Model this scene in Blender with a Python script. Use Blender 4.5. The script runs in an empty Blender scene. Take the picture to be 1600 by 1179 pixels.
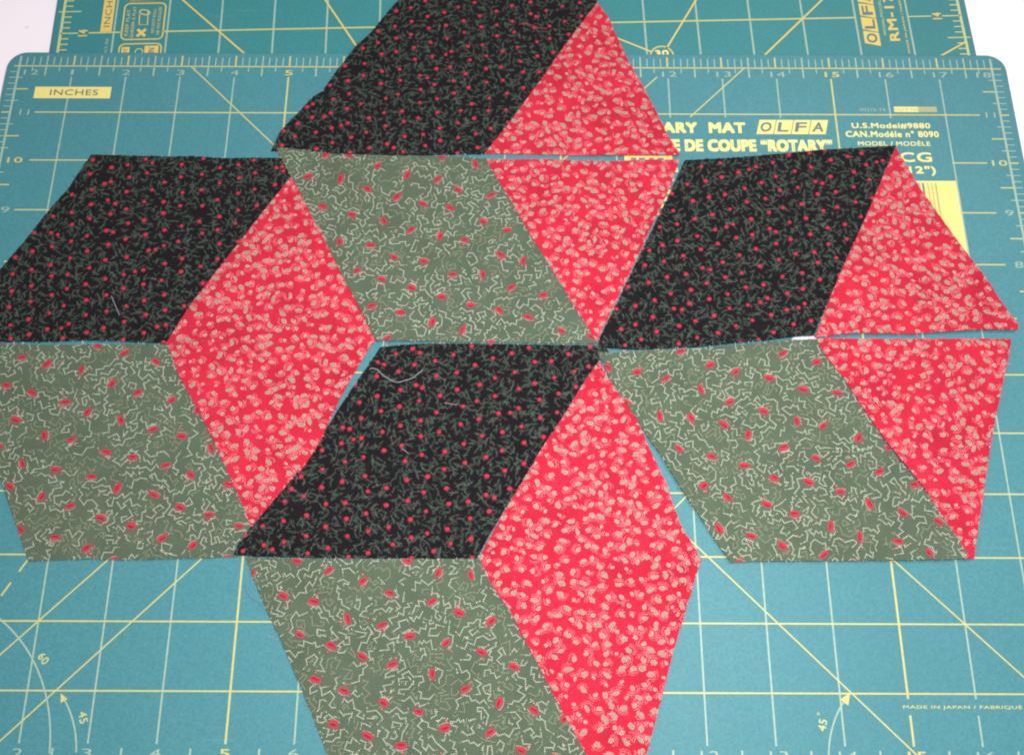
import bpy, math, random
from mathutils import Vector, noise, geometry

# ------------------------------------------------------------------ camera, light, exposure
INCH = 0.0254
scene = bpy.context.scene
OX, OY = 9.0, 6.0                 # centre of the front mat, in its own inches
FRONT_Z = 0.16                    # top of the front mat above the table, inches
REAR_Z = 0.08                     # top of the rear mat

def W(x, y, z=0.0):
    """front mat inches -> world metres"""
    return Vector(((x - OX) * INCH, (y - OY) * INCH, z * INCH))

cam_data = bpy.data.cameras.new('camera')
cam = bpy.data.objects.new('camera', cam_data)
scene.collection.objects.link(cam)
cam.location = W(9.15785, 0.60390, 15.11995 + FRONT_Z)
cam.rotation_euler = (math.radians(19.38366), math.radians(-0.0178), math.radians(0.20383))
cam_data.sensor_width = 36.0
cam_data.lens = 34.2612
cam_data.clip_start = 0.01
cam_data.clip_end = 50.0
scene.camera = cam

world = bpy.data.worlds.new('World')
scene.world = world
world.use_nodes = True
bgn = world.node_tree.nodes['Background']
bgn.inputs['Color'].default_value = (0.93, 0.96, 1.0, 1)
bgn.inputs['Strength'].default_value = 0.34

def area_lamp(name, loc, target, size, power, color):
    d = bpy.data.lights.new(name, 'AREA')
    d.shape = 'DISK'; d.size = size; d.energy = power; d.color = color
    o = bpy.data.objects.new(name, d)
    scene.collection.objects.link(o)
    o.location = loc
    o.rotation_euler = (target - loc).to_track_quat('-Z', 'Y').to_euler()
    return o
# the flash beside the lens, and the room lamp over the table
area_lamp('camera_flash', W(11.2, 2.7, 15.8), W(10.6, 4.2, 0.1), 0.035, 2.2, (1.0, 0.97, 0.98))
area_lamp('ceiling_lamp', W(38, 34, 62), W(9, 6, 0), 0.45, 13.0, (1.0, 0.97, 0.94))

scene.view_settings.view_transform = 'Standard'
scene.view_settings.look = 'None'
scene.view_settings.exposure = 0.0
scene.view_settings.gamma = 1.0
scene.cycles.pixel_filter_type = 'BLACKMAN_HARRIS'
scene.cycles.filter_width = 2.1

# ------------------------------------------------------------------ materials
def new_mat(name):
    m = bpy.data.materials.new(name); m.use_nodes = True
    nt = m.node_tree
    return m, nt, nt.nodes['Principled BSDF']

def noise_node(nt, scale, detail=3.0, rough=0.6, vec=None):
    n = nt.nodes.new('ShaderNodeTexNoise')
    n.inputs['Scale'].default_value = scale
    n.inputs['Detail'].default_value = detail
    n.inputs['Roughness'].default_value = rough
    if vec is not None: nt.links.new(vec, n.inputs['Vector'])
    return n

def mix_color(nt, fac, a, b, blend='MIX'):
    m = nt.nodes.new('ShaderNodeMix'); m.data_type = 'RGBA'; m.blend_type = blend
    for sock, v in ((m.inputs[0], fac), (m.inputs[6], a), (m.inputs[7], b)):
        if hasattr(v, 'links'): nt.links.new(v, sock)
        elif isinstance(v, (int, float)): sock.default_value = v
        else: sock.default_value = (v[0], v[1], v[2], 1)
    return m.outputs[2]

def ramp(nt, sock, p0, p1, c0=(0, 0, 0), c1=(1, 1, 1)):
    r = nt.nodes.new('ShaderNodeValToRGB')
    r.color_ramp.elements[0].position = p0; r.color_ramp.elements[1].position = p1
    r.color_ramp.elements[0].color = (*c0, 1); r.color_ramp.elements[1].color = (*c1, 1)
    nt.links.new(sock, r.inputs[0])
    return r.outputs[0]

def world_vec(nt):
    g = nt.nodes.new('ShaderNodeNewGeometry')
    return g.outputs['Position']

def mat_surface(name, c_lo, c_hi, rough):
    m, nt, b = new_mat(name)
    v = world_vec(nt)
    n1 = noise_node(nt, 900, 2, 0.7, v)          # pebbled grain of the vinyl
    n2 = noise_node(nt, 9, 4, 0.6, v)            # broad handling marks
    n3 = noise_node(nt, 2600, 2, 0.7, v)
    base = mix_color(nt, ramp(nt, n1.outputs[0], 0.34, 0.66), c_lo, c_hi)
    dark = tuple(x * 0.86 for x in c_lo)
    base = mix_color(nt, ramp(nt, n2.outputs[0], 0.30, 0.75, (0, 0, 0), (0.5, 0.5, 0.5)), base, dark)
    # faint knife scratches
    mp = nt.nodes.new('ShaderNodeMapping'); mp.inputs['Scale'].default_value = (14, 420, 1)
    mp.inputs['Rotation'].default_value = (0, 0, 0.9)
    nt.links.new(v, mp.inputs[0])
    n4 = noise_node(nt, 1.0, 2, 0.5, mp.outputs[0])
    scr = ramp(nt, n4.outputs[0], 0.70, 0.76, (0, 0, 0), (0.22, 0.22, 0.22))
    base = mix_color(nt, scr, base, tuple(min(1, x * 1.5 + 0.03) for x in c_hi))
    nt.links.new(base, b.inputs['Base Color'])
    b.inputs['Roughness'].default_value = rough
    b.inputs['Specular IOR Level'].default_value = 0.36
    bp = nt.nodes.new('ShaderNodeBump'); bp.inputs['Strength'].default_value = 0.35
    bp.inputs['Distance'].default_value = 0.0002
    nt.links.new(n3.outputs[0], bp.inputs['Height'])
    nt.links.new(bp.outputs[0], b.inputs['Normal'])
    return m

def print_ink(name, c, worn=0.25, under=(0.08, 0.27, 0.32), wscale=500):
    m, nt, b = new_mat(name)
    v = world_vec(nt)
    n = noise_node(nt, wscale, 3, 0.7, v)
    f = ramp(nt, n.outputs[0], 0.42, 0.72, (0, 0, 0), (worn, worn, worn))
    nt.links.new(mix_color(nt, f, c, under), b.inputs['Base Color'])
    b.inputs['Roughness'].default_value = 0.55
    return m

def cloth(name, c, c2, amp=0.5, big=45):
    """woven cotton: thread scale bump, slight mottling"""
    m, nt, b = new_mat(name)
    tc = nt.nodes.new('ShaderNodeTexCoord')
    v = tc.outputs['Object']
    n1 = noise_node(nt, 1300, 2, 0.7, v)
    n2 = noise_node(nt, big, 3, 0.6, v)
    base = mix_color(nt, ramp(nt, n1.outputs[0], 0.30, 0.70), c, c2)
    base = mix_color(nt, ramp(nt, n2.outputs[0], 0.35, 0.70, (0, 0, 0), (amp, amp, amp)), base, tuple(x * 0.8 for x in c))
    nt.links.new(base, b.inputs['Base Color'])
    b.inputs['Roughness'].default_value = 0.92
    b.inputs['Specular IOR Level'].default_value = 0.15
    b.inputs['Sheen Weight'].default_value = 0.02 if max(c) < 0.02 else 0.08
    w1 = nt.nodes.new('ShaderNodeTexWave'); w1.inputs['Scale'].default_value = 420; w1.bands_direction = 'X'
    w2 = nt.nodes.new('ShaderNodeTexWave'); w2.inputs['Scale'].default_value = 420; w2.bands_direction = 'Y'
    for w in (w1, w2):
        nt.links.new(v, w.inputs['Vector']); w.inputs['Distortion'].default_value = 1.5
    ad = nt.nodes.new('ShaderNodeMath'); ad.operation = 'ADD'
    nt.links.new(w1.outputs['Fac'], ad.inputs[0]); nt.links.new(w2.outputs['Fac'], ad.inputs[1])
    bp = nt.nodes.new('ShaderNodeBump'); bp.inputs['Strength'].default_value = 0.5
    bp.inputs['Distance'].default_value = 0.00012
    nt.links.new(ad.outputs[0], bp.inputs['Height'])
    nt.links.new(bp.outputs[0], b.inputs['Normal'])
    return m

def plain(name, c, rough=0.9):
    m, nt, b = new_mat(name)
    v = world_vec(nt)
    n = noise_node(nt, 1500, 2, 0.6, v)
    nt.links.new(mix_color(nt, ramp(nt, n.outputs[0], 0.3, 0.7), tuple(x * 0.82 for x in c), tuple(min(1, x * 1.12) for x in c)), b.inputs['Base Color'])
    b.inputs['Roughness'].default_value = rough
    b.inputs['Specular IOR Level'].default_value = 0.15
    return m

M = {}
M['front'] = mat_surface('blue_green_vinyl', (0.050, 0.208, 0.238), (0.072, 0.256, 0.284), 0.55)
M['rear'] = mat_surface('green_vinyl', (0.032, 0.200, 0.212), (0.046, 0.245, 0.256), 0.52)
M['edge'] = plain('vinyl_edge', (0.075, 0.115, 0.125), 0.6)
M['ink_yellow'] = print_ink('pale_yellow_ink', (0.58, 0.52, 0.15))
M['ink_pale'] = print_ink('pale_grey_green_ink', (0.33, 0.45, 0.34), 0.4)
M['ink_text'] = print_ink('lemon_yellow_ink', (0.78, 0.70, 0.24), 0.12)
M['ink_label'] = print_ink('label_yellow_ink', (0.80, 0.66, 0.20), 0.08)
M['ink_rear'] = print_ink('rear_yellow_ink', (0.55, 0.56, 0.22), 0.3, (0.05, 0.25, 0.24))
M['ink_rear_label'] = print_ink('rear_orange_yellow_ink', (0.72, 0.52, 0.11), 0.15, (0.05, 0.25, 0.24))
M['ink_dark'] = print_ink('knockout_teal', (0.09, 0.17, 0.19), 0.2)
M['ink_olive'] = print_ink('olive_bar_ink', (0.42, 0.38, 0.14), 0.1)
M['ink_grey'] = print_ink('grey_bar_ink', (0.30, 0.34, 0.24), 0.1)

M['dark_cloth'] = cloth('black_cotton', (0.006, 0.0055, 0.007), (0.014, 0.012, 0.013))
M['dark_green'] = plain('sprig_green_print', (0.072, 0.104, 0.076))
M['dark_olive'] = plain('sprig_olive_print', (0.050, 0.066, 0.052))
M['dark_grey'] = plain('sprig_grey_print', (0.100, 0.128, 0.104))
M['dark_maroon'] = plain('maroon_print', (0.11, 0.012, 0.018))
M['berry'] = plain('berry_red_print', (0.48, 0.030, 0.060))
M['sage_cloth'] = cloth('sage_cotton', (0.080, 0.114, 0.072), (0.108, 0.143, 0.095), 0.6, 60)
M['sage_white'] = plain('cream_dot_print', (0.52, 0.54, 0.42))
M['sage_beige'] = plain('beige_dot_print', (0.30, 0.30, 0.19))
M['sage_olive'] = plain('olive_blob_print', (0.118, 0.128, 0.082))  # olive ink tone for the sage pattern, not used by any piece
M['sage_berry'] = plain('rose_red_print', (0.47, 0.038, 0.062))
M['sage_berry_dark'] = plain('deep_red_print', (0.28, 0.015, 0.032))
M['red_cloth'] = cloth('red_cotton', (0.50, 0.017, 0.040), (0.64, 0.026, 0.057), 0.9, 50)
M['red_tan'] = plain('tan_grey_print', (0.30, 0.265, 0.20))
M['red_peach'] = plain('peach_print', (0.70, 0.33, 0.30))
M['red_pink'] = plain('pink_dot_print', (0.78, 0.29, 0.31))
M['crease'] = plain('grey_pink_crease', (0.36, 0.10, 0.14))  # grey-pink colour of the flat dashes drawn along the crease
M['fray_pale'] = plain('pale_thread', (0.55, 0.54, 0.55))
M['thread_white'] = plain('white_thread', (0.46, 0.45, 0.50))
M['thread_pink'] = plain('pink_thread', (0.62, 0.25, 0.33))
M['thread_red'] = plain('red_thread', (0.50, 0.05, 0.08))
M['thread_grey'] = plain('grey_blue_thread', (0.20, 0.24, 0.29))
M['scrap'] = plain('white_selvedge', (0.66, 0.62, 0.72))

def table_material():
    m, nt, b = new_mat('white_laminate')
    v = world_vec(nt)
    vo = nt.nodes.new('ShaderNodeTexVoronoi'); vo.inputs['Scale'].default_value = 120
    nt.links.new(v, vo.inputs['Vector'])
    spots = ramp(nt, vo.outputs['Distance'], 0.06, 0.14, (1, 1, 1), (0, 0, 0))
    n = noise_node(nt, 60, 2, 0.5, v)
    gate = ramp(nt, n.outputs[0], 0.60, 0.66)
    f = nt.nodes.new('ShaderNodeMath'); f.operation = 'MULTIPLY'
    nt.links.new(spots, f.inputs[0]); nt.links.new(gate, f.inputs[1])
    f2 = nt.nodes.new('ShaderNodeMath'); f2.operation = 'MULTIPLY'; f2.inputs[1].default_value = 0.45
    nt.links.new(f.outputs[0], f2.inputs[0])
    n2 = noise_node(nt, 14, 3, 0.5, v)
    base = mix_color(nt, n2.outputs[0], (0.93, 0.83, 0.88), (0.95, 0.87, 0.91))
    nt.links.new(mix_color(nt, f2.outputs[0], base, (0.35, 0.30, 0.36)), b.inputs['Base Color'])
    b.inputs['Roughness'].default_value = 0.45
    return m
M['table'] = table_material()

# ------------------------------------------------------------------ mesh helpers (all shapes are given in inches)
class Mesh:
    def __init__(self):
        self.v = []; self.f = []; self.mi = []; self.mats = []
    def slot(self, key):
        if key not in self.mats: self.mats.append(key)
        return self.mats.index(key)
    def poly(self, pts, key):
        n = len(self.v)
        self.v.extend(pts); self.f.append(tuple(range(n, n + len(pts)))); self.mi.append(self.slot(key))
    def build(self, name, parent=None, origin=(0, 0, 0), loc=None, rot=0.0, smooth=False):
        me = bpy.data.meshes.new(name)
        ox, oy, oz = origin
        me.from_pydata([((x - ox) * INCH, (y - oy) * INCH, (z - oz) * INCH) for x, y, z in self.v], [], self.f)
        for k in self.mats: me.materials.append(M[k])
        me.polygons.foreach_set('material_index', self.mi)
        if smooth: me.polygons.foreach_set('use_smooth', [True] * len(self.f))
        me.update()
        o = bpy.data.objects.new(name, me)
        scene.collection.objects.link(o)
        if parent: o.parent = parent
        if loc is not None: o.location = loc
        o.rotation_euler.z = rot
        return o

def tag(o, label=None, cat=None, group=None, kind=None):
    if label: o['label'] = label
    if cat: o['category'] = cat
    if group: o['group'] = group
    if kind: o['kind'] = kind
    return o

def line(m, a, b, w, key, z):
    dx, dy = b[0] - a[0], b[1] - a[1]
    L = math.hypot(dx, dy) or 1e-6
    nx, ny = -dy / L * w / 2, dx / L * w / 2
    m.poly([(a[0] - nx, a[1] - ny, z), (b[0] - nx, b[1] - ny, z), (b[0] + nx, b[1] + ny, z), (a[0] + nx, a[1] + ny, z)], key)

def polyline(m, pts, w, key, z):
    n = len(pts)
    L, Rr = [], []
    for i, p in enumerate(pts):
        a = pts[max(i - 1, 0)]; b = pts[min(i + 1, n - 1)]
        dx, dy = b[0] - a[0], b[1] - a[1]; l = math.hypot(dx, dy) or 1e-6
        nx, ny = -dy / l * w / 2, dx / l * w / 2
        L.append((p[0] + nx, p[1] + ny, z)); Rr.append((p[0] - nx, p[1] - ny, z))
    for i in range(n - 1):
        m.poly([Rr[i], Rr[i + 1], L[i + 1], L[i]], key)

def arc_pts(cx, cy, r, a0, a1, n=24):
    return [(cx + r * math.cos(math.radians(a0 + (a1 - a0) * i / n)), cy + r * math.sin(math.radians(a0 + (a1 - a0) * i / n))) for i in range(n + 1)]

def rect(m, x0, y0, x1, y1, key, z, shear=0.0):
    s = shear * (y1 - y0)
    m.poly([(x0, y0, z), (x1, y0, z), (x1 + s, y1, z), (x0 + s, y1, z)], key)

def text_geo(s, bold=0.0):
    cu = bpy.data.curves.new('t', 'FONT')
    cu.body = s; cu.size = 1.0; cu.offset = bold; cu.resolution_u = 3
    cu.space_character = 1.08
    o = bpy.data.objects.new('t', cu)
    scene.collection.objects.link(o)
    dg = bpy.context.evaluated_depsgraph_get()
    dg.update()
    me = bpy.data.meshes.new_from_object(o.evaluated_get(dg))
    vs = [(v.co.x, v.co.y) for v in me.vertices]
    fs = [tuple(p.vertices) for p in me.polygons]
    bpy.data.meshes.remove(me)
    bpy.data.objects.remove(o); bpy.data.curves.remove(cu)
    return vs, fs

def text(m, s, cx, cy, w, h, key, z, rot=0.0, bold=0.0, shear=0.0, font_h=None):
    """lettering fitted into a box w x h centred on cx, cy and turned by rot degrees"""
    vs, fs = text_geo(s, 0.0)
    xs = [v[0] for v in vs]; ys = [v[1] for v in vs]
    x0, x1, y0, y1 = min(xs), max(xs), min(ys), max(ys)
    c, sn = math.cos(math.radians(rot)), math.sin(math.radians(rot))
    k = m.slot(key)
    d = bold * h * 0.85                       # heavier strokes: shifted copies, each a hair above the last
    w -= 2 * d; h -= 2 * d
    for q, (ex, ey) in enumerate(((0, 0),) if bold == 0 else ((-d, d), (d, d), (-d, -d), (d, -d))):
        n = len(m.v)
        for x, y in vs:
            u = ((x - x0) / (x1 - x0) - 0.5) * w; t = ((y - y0) / (y1 - y0) - 0.5) * h
            u += shear * t + ex; t += ey
            m.v.append((cx + u * c - t * sn, cy + u * sn + t * c, z + 0.0005 * q))
        for f in fs:
            m.f.append(tuple(i + n for i in f)); m.mi.append(k)

def rounded_outline(x0, y0, x1, y1, r, n=8):
    out = []
    for cx, cy, a in ((x1 - r, y0 + r, -90), (x1 - r, y1 - r, 0), (x0 + r, y1 - r, 90), (x0 + r, y0 + r, 180)):
        for i in range(n + 1):
            t = math.radians(a + 90 * i / n)
            out.append((cx + r * math.cos(t), cy + r * math.sin(t)))
    return out

def slab(outline, z0, z1, key, side):
    """mat sheet with a small bevel round its upper edge"""
    m = Mesh(); bv = 0.014
    cx = sum(p[0] for p in outline) / len(outline); cy = sum(p[1] for p in outline) / len(outline)
    n = len(outline)
    def off(d):
        res = []
        for i in range(n):
            a = outline[i - 1]; b = outline[(i + 1) % n]
            dx, dy = b[0] - a[0], b[1] - a[1]; l = math.hypot(dx, dy) or 1e-6
            res.append((outline[i][0] - dy / l * d, outline[i][1] + dx / l * d))
        return res
    rings = [(outline, z0), (outline, z1 - bv), (off(bv * 0.4), z1 - bv * 0.3), (off(bv), z1)]
    m.poly([(x, y, z0) for x, y in reversed(outline)], side)
    for (r0, a), (r1, b) in zip(rings[:-1], rings[1:]):
        for i in range(n):
            j = (i + 1) % n
            m.poly([(r0[i][0], r0[i][1], a), (r0[j][0], r0[j][1], a), (r1[j][0], r1[j][1], b), (r1[i][0], r1[i][1], b)], side)
    m.poly([(x, y, z1) for x, y in rings[-1][0]], key)
    return m

# outlines of the cut pieces and threads, in inches on the front mat
PIECES = [
  ('dark', 0, 11, 'black berry print diamond at the top, its upper edge cut off by the frame',
   [(4.812, 10.193), (4.949, 10.607), (5.253, 11.014), (5.497, 11.344), (5.665, 11.455), (5.82, 11.776), (6.218, 12.46), (6.5, 12.779), (6.667, 13.072), (6.962, 13.518), (7.041, 13.668), (10.776, 13.667), (10.722, 13.473), (10.444, 12.969), (9.953, 12.174), (9.617, 11.623), (9.126, 10.865), (8.637, 10.142), (7.528, 10.111), (5.928, 10.105), (5.354, 10.143)]),
  ('red', 1, 12, 'red leaf print triangle with its point up at the top of the layout',
   [(10.745, 13.464), (10.93, 13.124), (11.095, 12.643), (11.28, 12.128), (11.551, 11.512), (11.761, 10.977), (11.946, 10.493), (12.122, 10.122), (11.413, 10.119), (10.271, 10.115), (9.472, 10.138), (8.637, 10.149), (9.126, 10.886), (9.617, 11.644), (10.014, 12.309), (10.444, 13.005)]),
  ('red', 3, 13, 'red leaf print triangle pointing down between the central sage diamond and a black one',
   [(8.662, 10.018), (9.129, 10.006), (9.699, 10.022), (10.268, 9.998), (10.95, 9.987), (11.521, 10.015), (12.113, 10.018), (11.902, 9.434), (11.517, 8.613), (11.155, 7.818), (10.806, 7.082), (10.545, 6.538), (10.371, 6.871), (10.006, 7.515), (9.411, 8.605), (9.019, 9.359)]),
  ('sage', 2, 14, 'sage green zigzag print diamond just below the topmost black diamond',
   [(4.914, 10.26), (5.41, 10.209), (5.931, 10.119), (6.846, 10.096), (7.988, 10.074), (8.673, 10.037), (9.019, 9.365), (9.411, 8.61), (10.006, 7.519), (10.372, 6.875), (10.566, 6.508), (9.78, 6.517), (9.141, 6.526), (8.078, 6.533), (6.874, 6.552), (6.671, 6.978), (6.186, 7.864), (5.368, 9.415), (5.199, 9.698), (5.024, 10.037)]),
  ('dark', 0, 15, 'black berry print diamond at the left edge of the layout',
   [(1.618, 10.102), (2.1, 10.091), (2.983, 10.068), (3.415, 10.083), (3.991, 10.045), (4.56, 10.061), (5.075, 10.049), (5.228, 9.853), (5.308, 9.555), (5.104, 9.413), (4.679, 8.753), (4.202, 7.963), (3.739, 7.209), (3.415, 6.49), (2.215, 6.542), (1.42, 6.517), (0.621, 6.514), (-0.418, 6.487), (-0.115, 7.019), (0.383, 7.852), (0.701, 8.366), (1.024, 8.965), (1.313, 9.412)]),
  ('red', 1, 16, 'whole red leaf print diamond left of the centre with a faint crease across it',
   [(5.222, 9.665), (5.545, 9.128), (6.176, 7.99), (6.548, 7.215), (6.874, 6.533), (6.792, 6.464), (6.517, 5.9), (6.35, 5.545), (6.067, 4.809), (5.752, 4.23), (5.435, 3.767), (5.123, 3.342), (4.933, 3.765), (4.687, 4.226), (4.372, 4.803), (4.056, 5.34), (3.701, 5.889), (3.406, 6.509), (3.742, 7.205), (4.203, 7.983), (4.679, 8.785)]),
  ('dark', 3, 17, 'black berry print diamond covering part of the mat lettering on the right',
   [(12.203, 10.005), (13.118, 10.061), (13.692, 10.115), (14.697, 10.238), (15.422, 10.28), (16.0, 10.322), (15.773, 9.875), (15.573, 9.448), (15.252, 8.814), (14.899, 8.134), (14.524, 7.389), (14.161, 6.666), (13.828, 6.642), (13.397, 6.583), (12.861, 6.524), (12.326, 6.465), (11.262, 6.404), (10.786, 6.425), (10.575, 6.459), (10.589, 6.584), (10.861, 7.141), (11.332, 8.145), (11.947, 9.434)]),
  ('dark', 2, 18, 'black berry print diamond in the centre with a curly white thread on it',
   [(6.965, 6.438), (7.441, 6.485), (7.94, 6.499), (9.142, 6.492), (10.523, 6.474), (10.681, 6.44), (10.754, 6.384), (10.645, 6.293), (10.569, 6.191), (10.351, 5.888), (9.975, 5.25), (9.608, 4.661), (9.151, 3.911), (8.854, 3.404), (8.612, 2.957), (7.675, 2.954), (6.196, 2.958), (5.208, 2.974), (4.87, 3.002), (4.914, 3.161), (5.026, 3.34), (5.16, 3.511), (5.656, 4.176), (5.974, 4.7), (6.295, 5.291), (6.645, 5.897)]),
  ('red', 1, 19, 'whole red leaf print diamond at the bottom, running off the lower frame edge',
   [(10.57, 6.217), (10.72, 5.915), (10.97, 5.54), (11.165, 5.203), (11.35, 4.701), (11.581, 4.179), (11.682, 3.789), (11.795, 3.466), (11.949, 3.188), (12.074, 2.971), (12.028, 2.853), (11.773, 2.16), (11.547, 1.525), (11.378, 0.979), (11.107, 0.142), (10.794, -0.837), (10.246, 0.139), (9.82, 0.875), (9.653, 1.198), (9.157, 2.122), (8.862, 2.541), (8.632, 2.939), (9.151, 3.933), (9.609, 4.684), (9.975, 5.275)]),
  ('sage', 0, 20, 'sage green zigzag print diamond at the bottom, running off the lower frame edge',
   [(5.047, 2.957), (5.699, 2.95), (6.391, 2.942), (7.674, 2.947), (8.661, 2.951), (8.862, 2.543), (9.157, 2.123), (9.654, 1.199), (9.821, 0.875), (10.247, 0.138), (10.795, -0.846), (8.987, -0.836), (7.086, -0.81), (6.499, 0.125), (6.26, 0.622), (6.005, 1.14), (5.702, 1.717), (5.453, 2.148), (5.241, 2.558)]),
  ('sage', 0, 21, 'sage green zigzag print diamond at the lower left, cut off by the left frame edge',
   [(-0.22, 6.454), (0.627, 6.479), (1.429, 6.46), (2.225, 6.474), (3.417, 6.478), (3.729, 5.893), (4.074, 5.343), (4.4, 4.806), (4.704, 4.229), (4.951, 3.767), (5.161, 3.444), (5.063, 3.214), (4.946, 2.976), (4.219, 2.944), (3.235, 2.921), (2.543, 2.928), (1.709, 2.896), (1.605, 3.102), (1.436, 3.451), (1.258, 3.784), (1.025, 4.247), (0.416, 5.33)]),
  ('sage', 3, 22, 'sage green zigzag print diamond on the right above the 45 degree mat markings',
   [(10.561, 6.357), (10.731, 6.346), (11.261, 6.37), (12.324, 6.431), (13.393, 6.537), (13.823, 6.585), (14.196, 6.598), (14.34, 6.235), (14.578, 5.9), (14.849, 5.352), (15.162, 4.784), (15.445, 4.365), (15.697, 3.983), (15.971, 3.448), (16.185, 3.022), (16.129, 2.973), (15.062, 2.949), (14.076, 2.936), (13.092, 2.932), (12.52, 2.911), (12.412, 3.067), (12.117, 3.564), (11.796, 4.092), (11.545, 4.56), (11.326, 4.908), (11.162, 5.197), (10.769, 5.853)]),
  ('red', 4, 23, 'red leaf print triangle with its point up beside the yellow barcode on the mat',
   [(15.99, 10.276), (16.143, 9.87), (16.301, 9.444), (16.718, 8.602), (16.957, 8.137), (17.187, 7.715), (17.359, 7.301), (17.597, 6.859), (17.573, 6.778), (16.879, 6.776), (16.34, 6.739), (15.802, 6.703), (15.322, 6.701), (14.865, 6.711), (14.466, 6.663), (14.175, 6.628), (14.521, 7.385), (14.895, 8.129), (15.248, 8.808), (15.569, 9.442), (15.768, 9.868)]),
  ('red', 4, 24, 'red leaf print triangle pointing down along the right side of a sage diamond',
   [(14.193, 6.594), (14.598, 6.607), (15.523, 6.598), (16.588, 6.614), (17.45, 6.617), (17.328, 6.265), (17.199, 5.928), (16.953, 5.248), (16.751, 4.629), (16.58, 4.056), (16.263, 2.981), (16.104, 2.971), (15.922, 3.476), (15.696, 4.002), (15.444, 4.383), (15.161, 4.802), (14.848, 5.37), (14.576, 5.919), (14.338, 6.254)]),
]
THREADS = [
  ('curly white loose thread lying on the central black diamond', 'white', 0.009, [(6.799, 6.033), (6.85, 6.056), (6.936, 6.023), (7.024, 5.934), (7.132, 5.867), (7.26, 5.812), (7.395, 5.846), (7.519, 5.891), (7.621, 5.98), (7.672, 6.025)]),
  ('short white lint fibre on the leftmost black diamond', 'white', 0.008, [(2.377, 7.338), (2.466, 7.162), (2.567, 6.975)]),
  ('pink lint fibre right of centre on the central black diamond', 'pink', 0.009, [(8.044, 5.463), (8.148, 5.442), (8.263, 5.432)]),
  ('tiny white lint fibre lower on the central black diamond', 'white', 0.008, [(7.379, 4.699), (7.442, 4.656), (7.495, 4.615)]),
  ('red loose thread on the topmost black diamond', 'red', 0.011, [(9.239, 12.928), (9.395, 12.928), (9.539, 12.885), (9.635, 12.842), (9.791, 12.828)]),
  ('thin grey thread hanging off the left edge of the lowest sage diamond', 'grey', 0.007, [(5.071, 2.619), (5.106, 2.456), (5.173, 2.361), (5.297, 2.285), (5.402, 2.19), (5.534, 2.115)]),
  ('thin pale thread sticking out left of the lowest sage diamond', 'white', 0.005, [(5.476, 1.787), (5.565, 1.76), (5.673, 1.723)]),
  ('tiny curled white thread at the left edge of the central sage diamond', 'white', 0.006, [(5.815, 8.559), (5.891, 8.572), (5.94, 8.51), (5.911, 8.448), (5.855, 8.46)]),
  ('grey thread along a fold on the lower left tip of the central black diamond', 'grey', 0.006, [(4.883, 3.038), (4.911, 3.156), (4.991, 3.256), (5.066, 3.306), (5.144, 3.426)]),
  ('blueish thread fibre on the large red diamond left of centre', 'grey', 0.004, [(6.263, 6.873), (6.33, 6.815), (6.408, 6.758)]),
]
SCRAP = [(13.78, 6.594), (13.837, 6.64), (13.955, 6.652), (14.159, 6.664), (14.228, 6.607), (14.032, 6.561), (13.818, 6.549)]

# ------------------------------------------------------------------ the table
t = Mesh()
nx = 12
x0, x1, y0, y1 = -34.0, 46.0, -30.0, 36.0
t.poly([(x0 - OX, y0 - OY, 0), (x1 - OX, y0 - OY, 0), (x1 - OX, y1 - OY, 0), (x0 - OX, y1 - OY, 0)], 'table')
t.poly([(x0 - OX, y1 - OY, -1), (x1 - OX, y1 - OY, -1), (x1 - OX, y0 - OY, -1), (x0 - OX, y0 - OY, -1)], 'table')
for (ax, ay), (bx, by) in (((x0, y0), (x1, y0)), ((x1, y0), (x1, y1)), ((x1, y1), (x0, y1)), ((x0, y1), (x0, y0))):
    t.poly([(ax - OX, ay - OY, -1), (bx - OX, by - OY, -1), (bx - OX, by - OY, 0), (ax - OX, ay - OY, 0)], 'table')
tag(t.build('table_top'), 'white speckled laminate table top under the cutting mats', kind='structure')

# ------------------------------------------------------------------ the front mat (18 x 12 inches)
def empty(name, loc, rz=0.0):
    o = bpy.data.objects.new(name, None)
    scene.collection.objects.link(o)
    o.empty_display_size = 0.02
    o.location = loc; o.rotation_euler.z = rz
    return o

PZ = 0.003                        # the ink stands this far proud of the vinyl
front = empty('cutting_mat', W(9, 6, REAR_Z))
tag(front, 'blue green cutting mat with a yellow inch grid directly under the fabric pieces', 'cutting mat')
FO = (9, 6, 0)                    # local inches -> part meshes
ZT = FRONT_Z - REAR_Z
slab(rounded_outline(-0.235, -0.235, 18.275, 12.31, 0.34), 0.0, ZT, 'front', 'edge').build('mat_sheet', front, FO)

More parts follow.
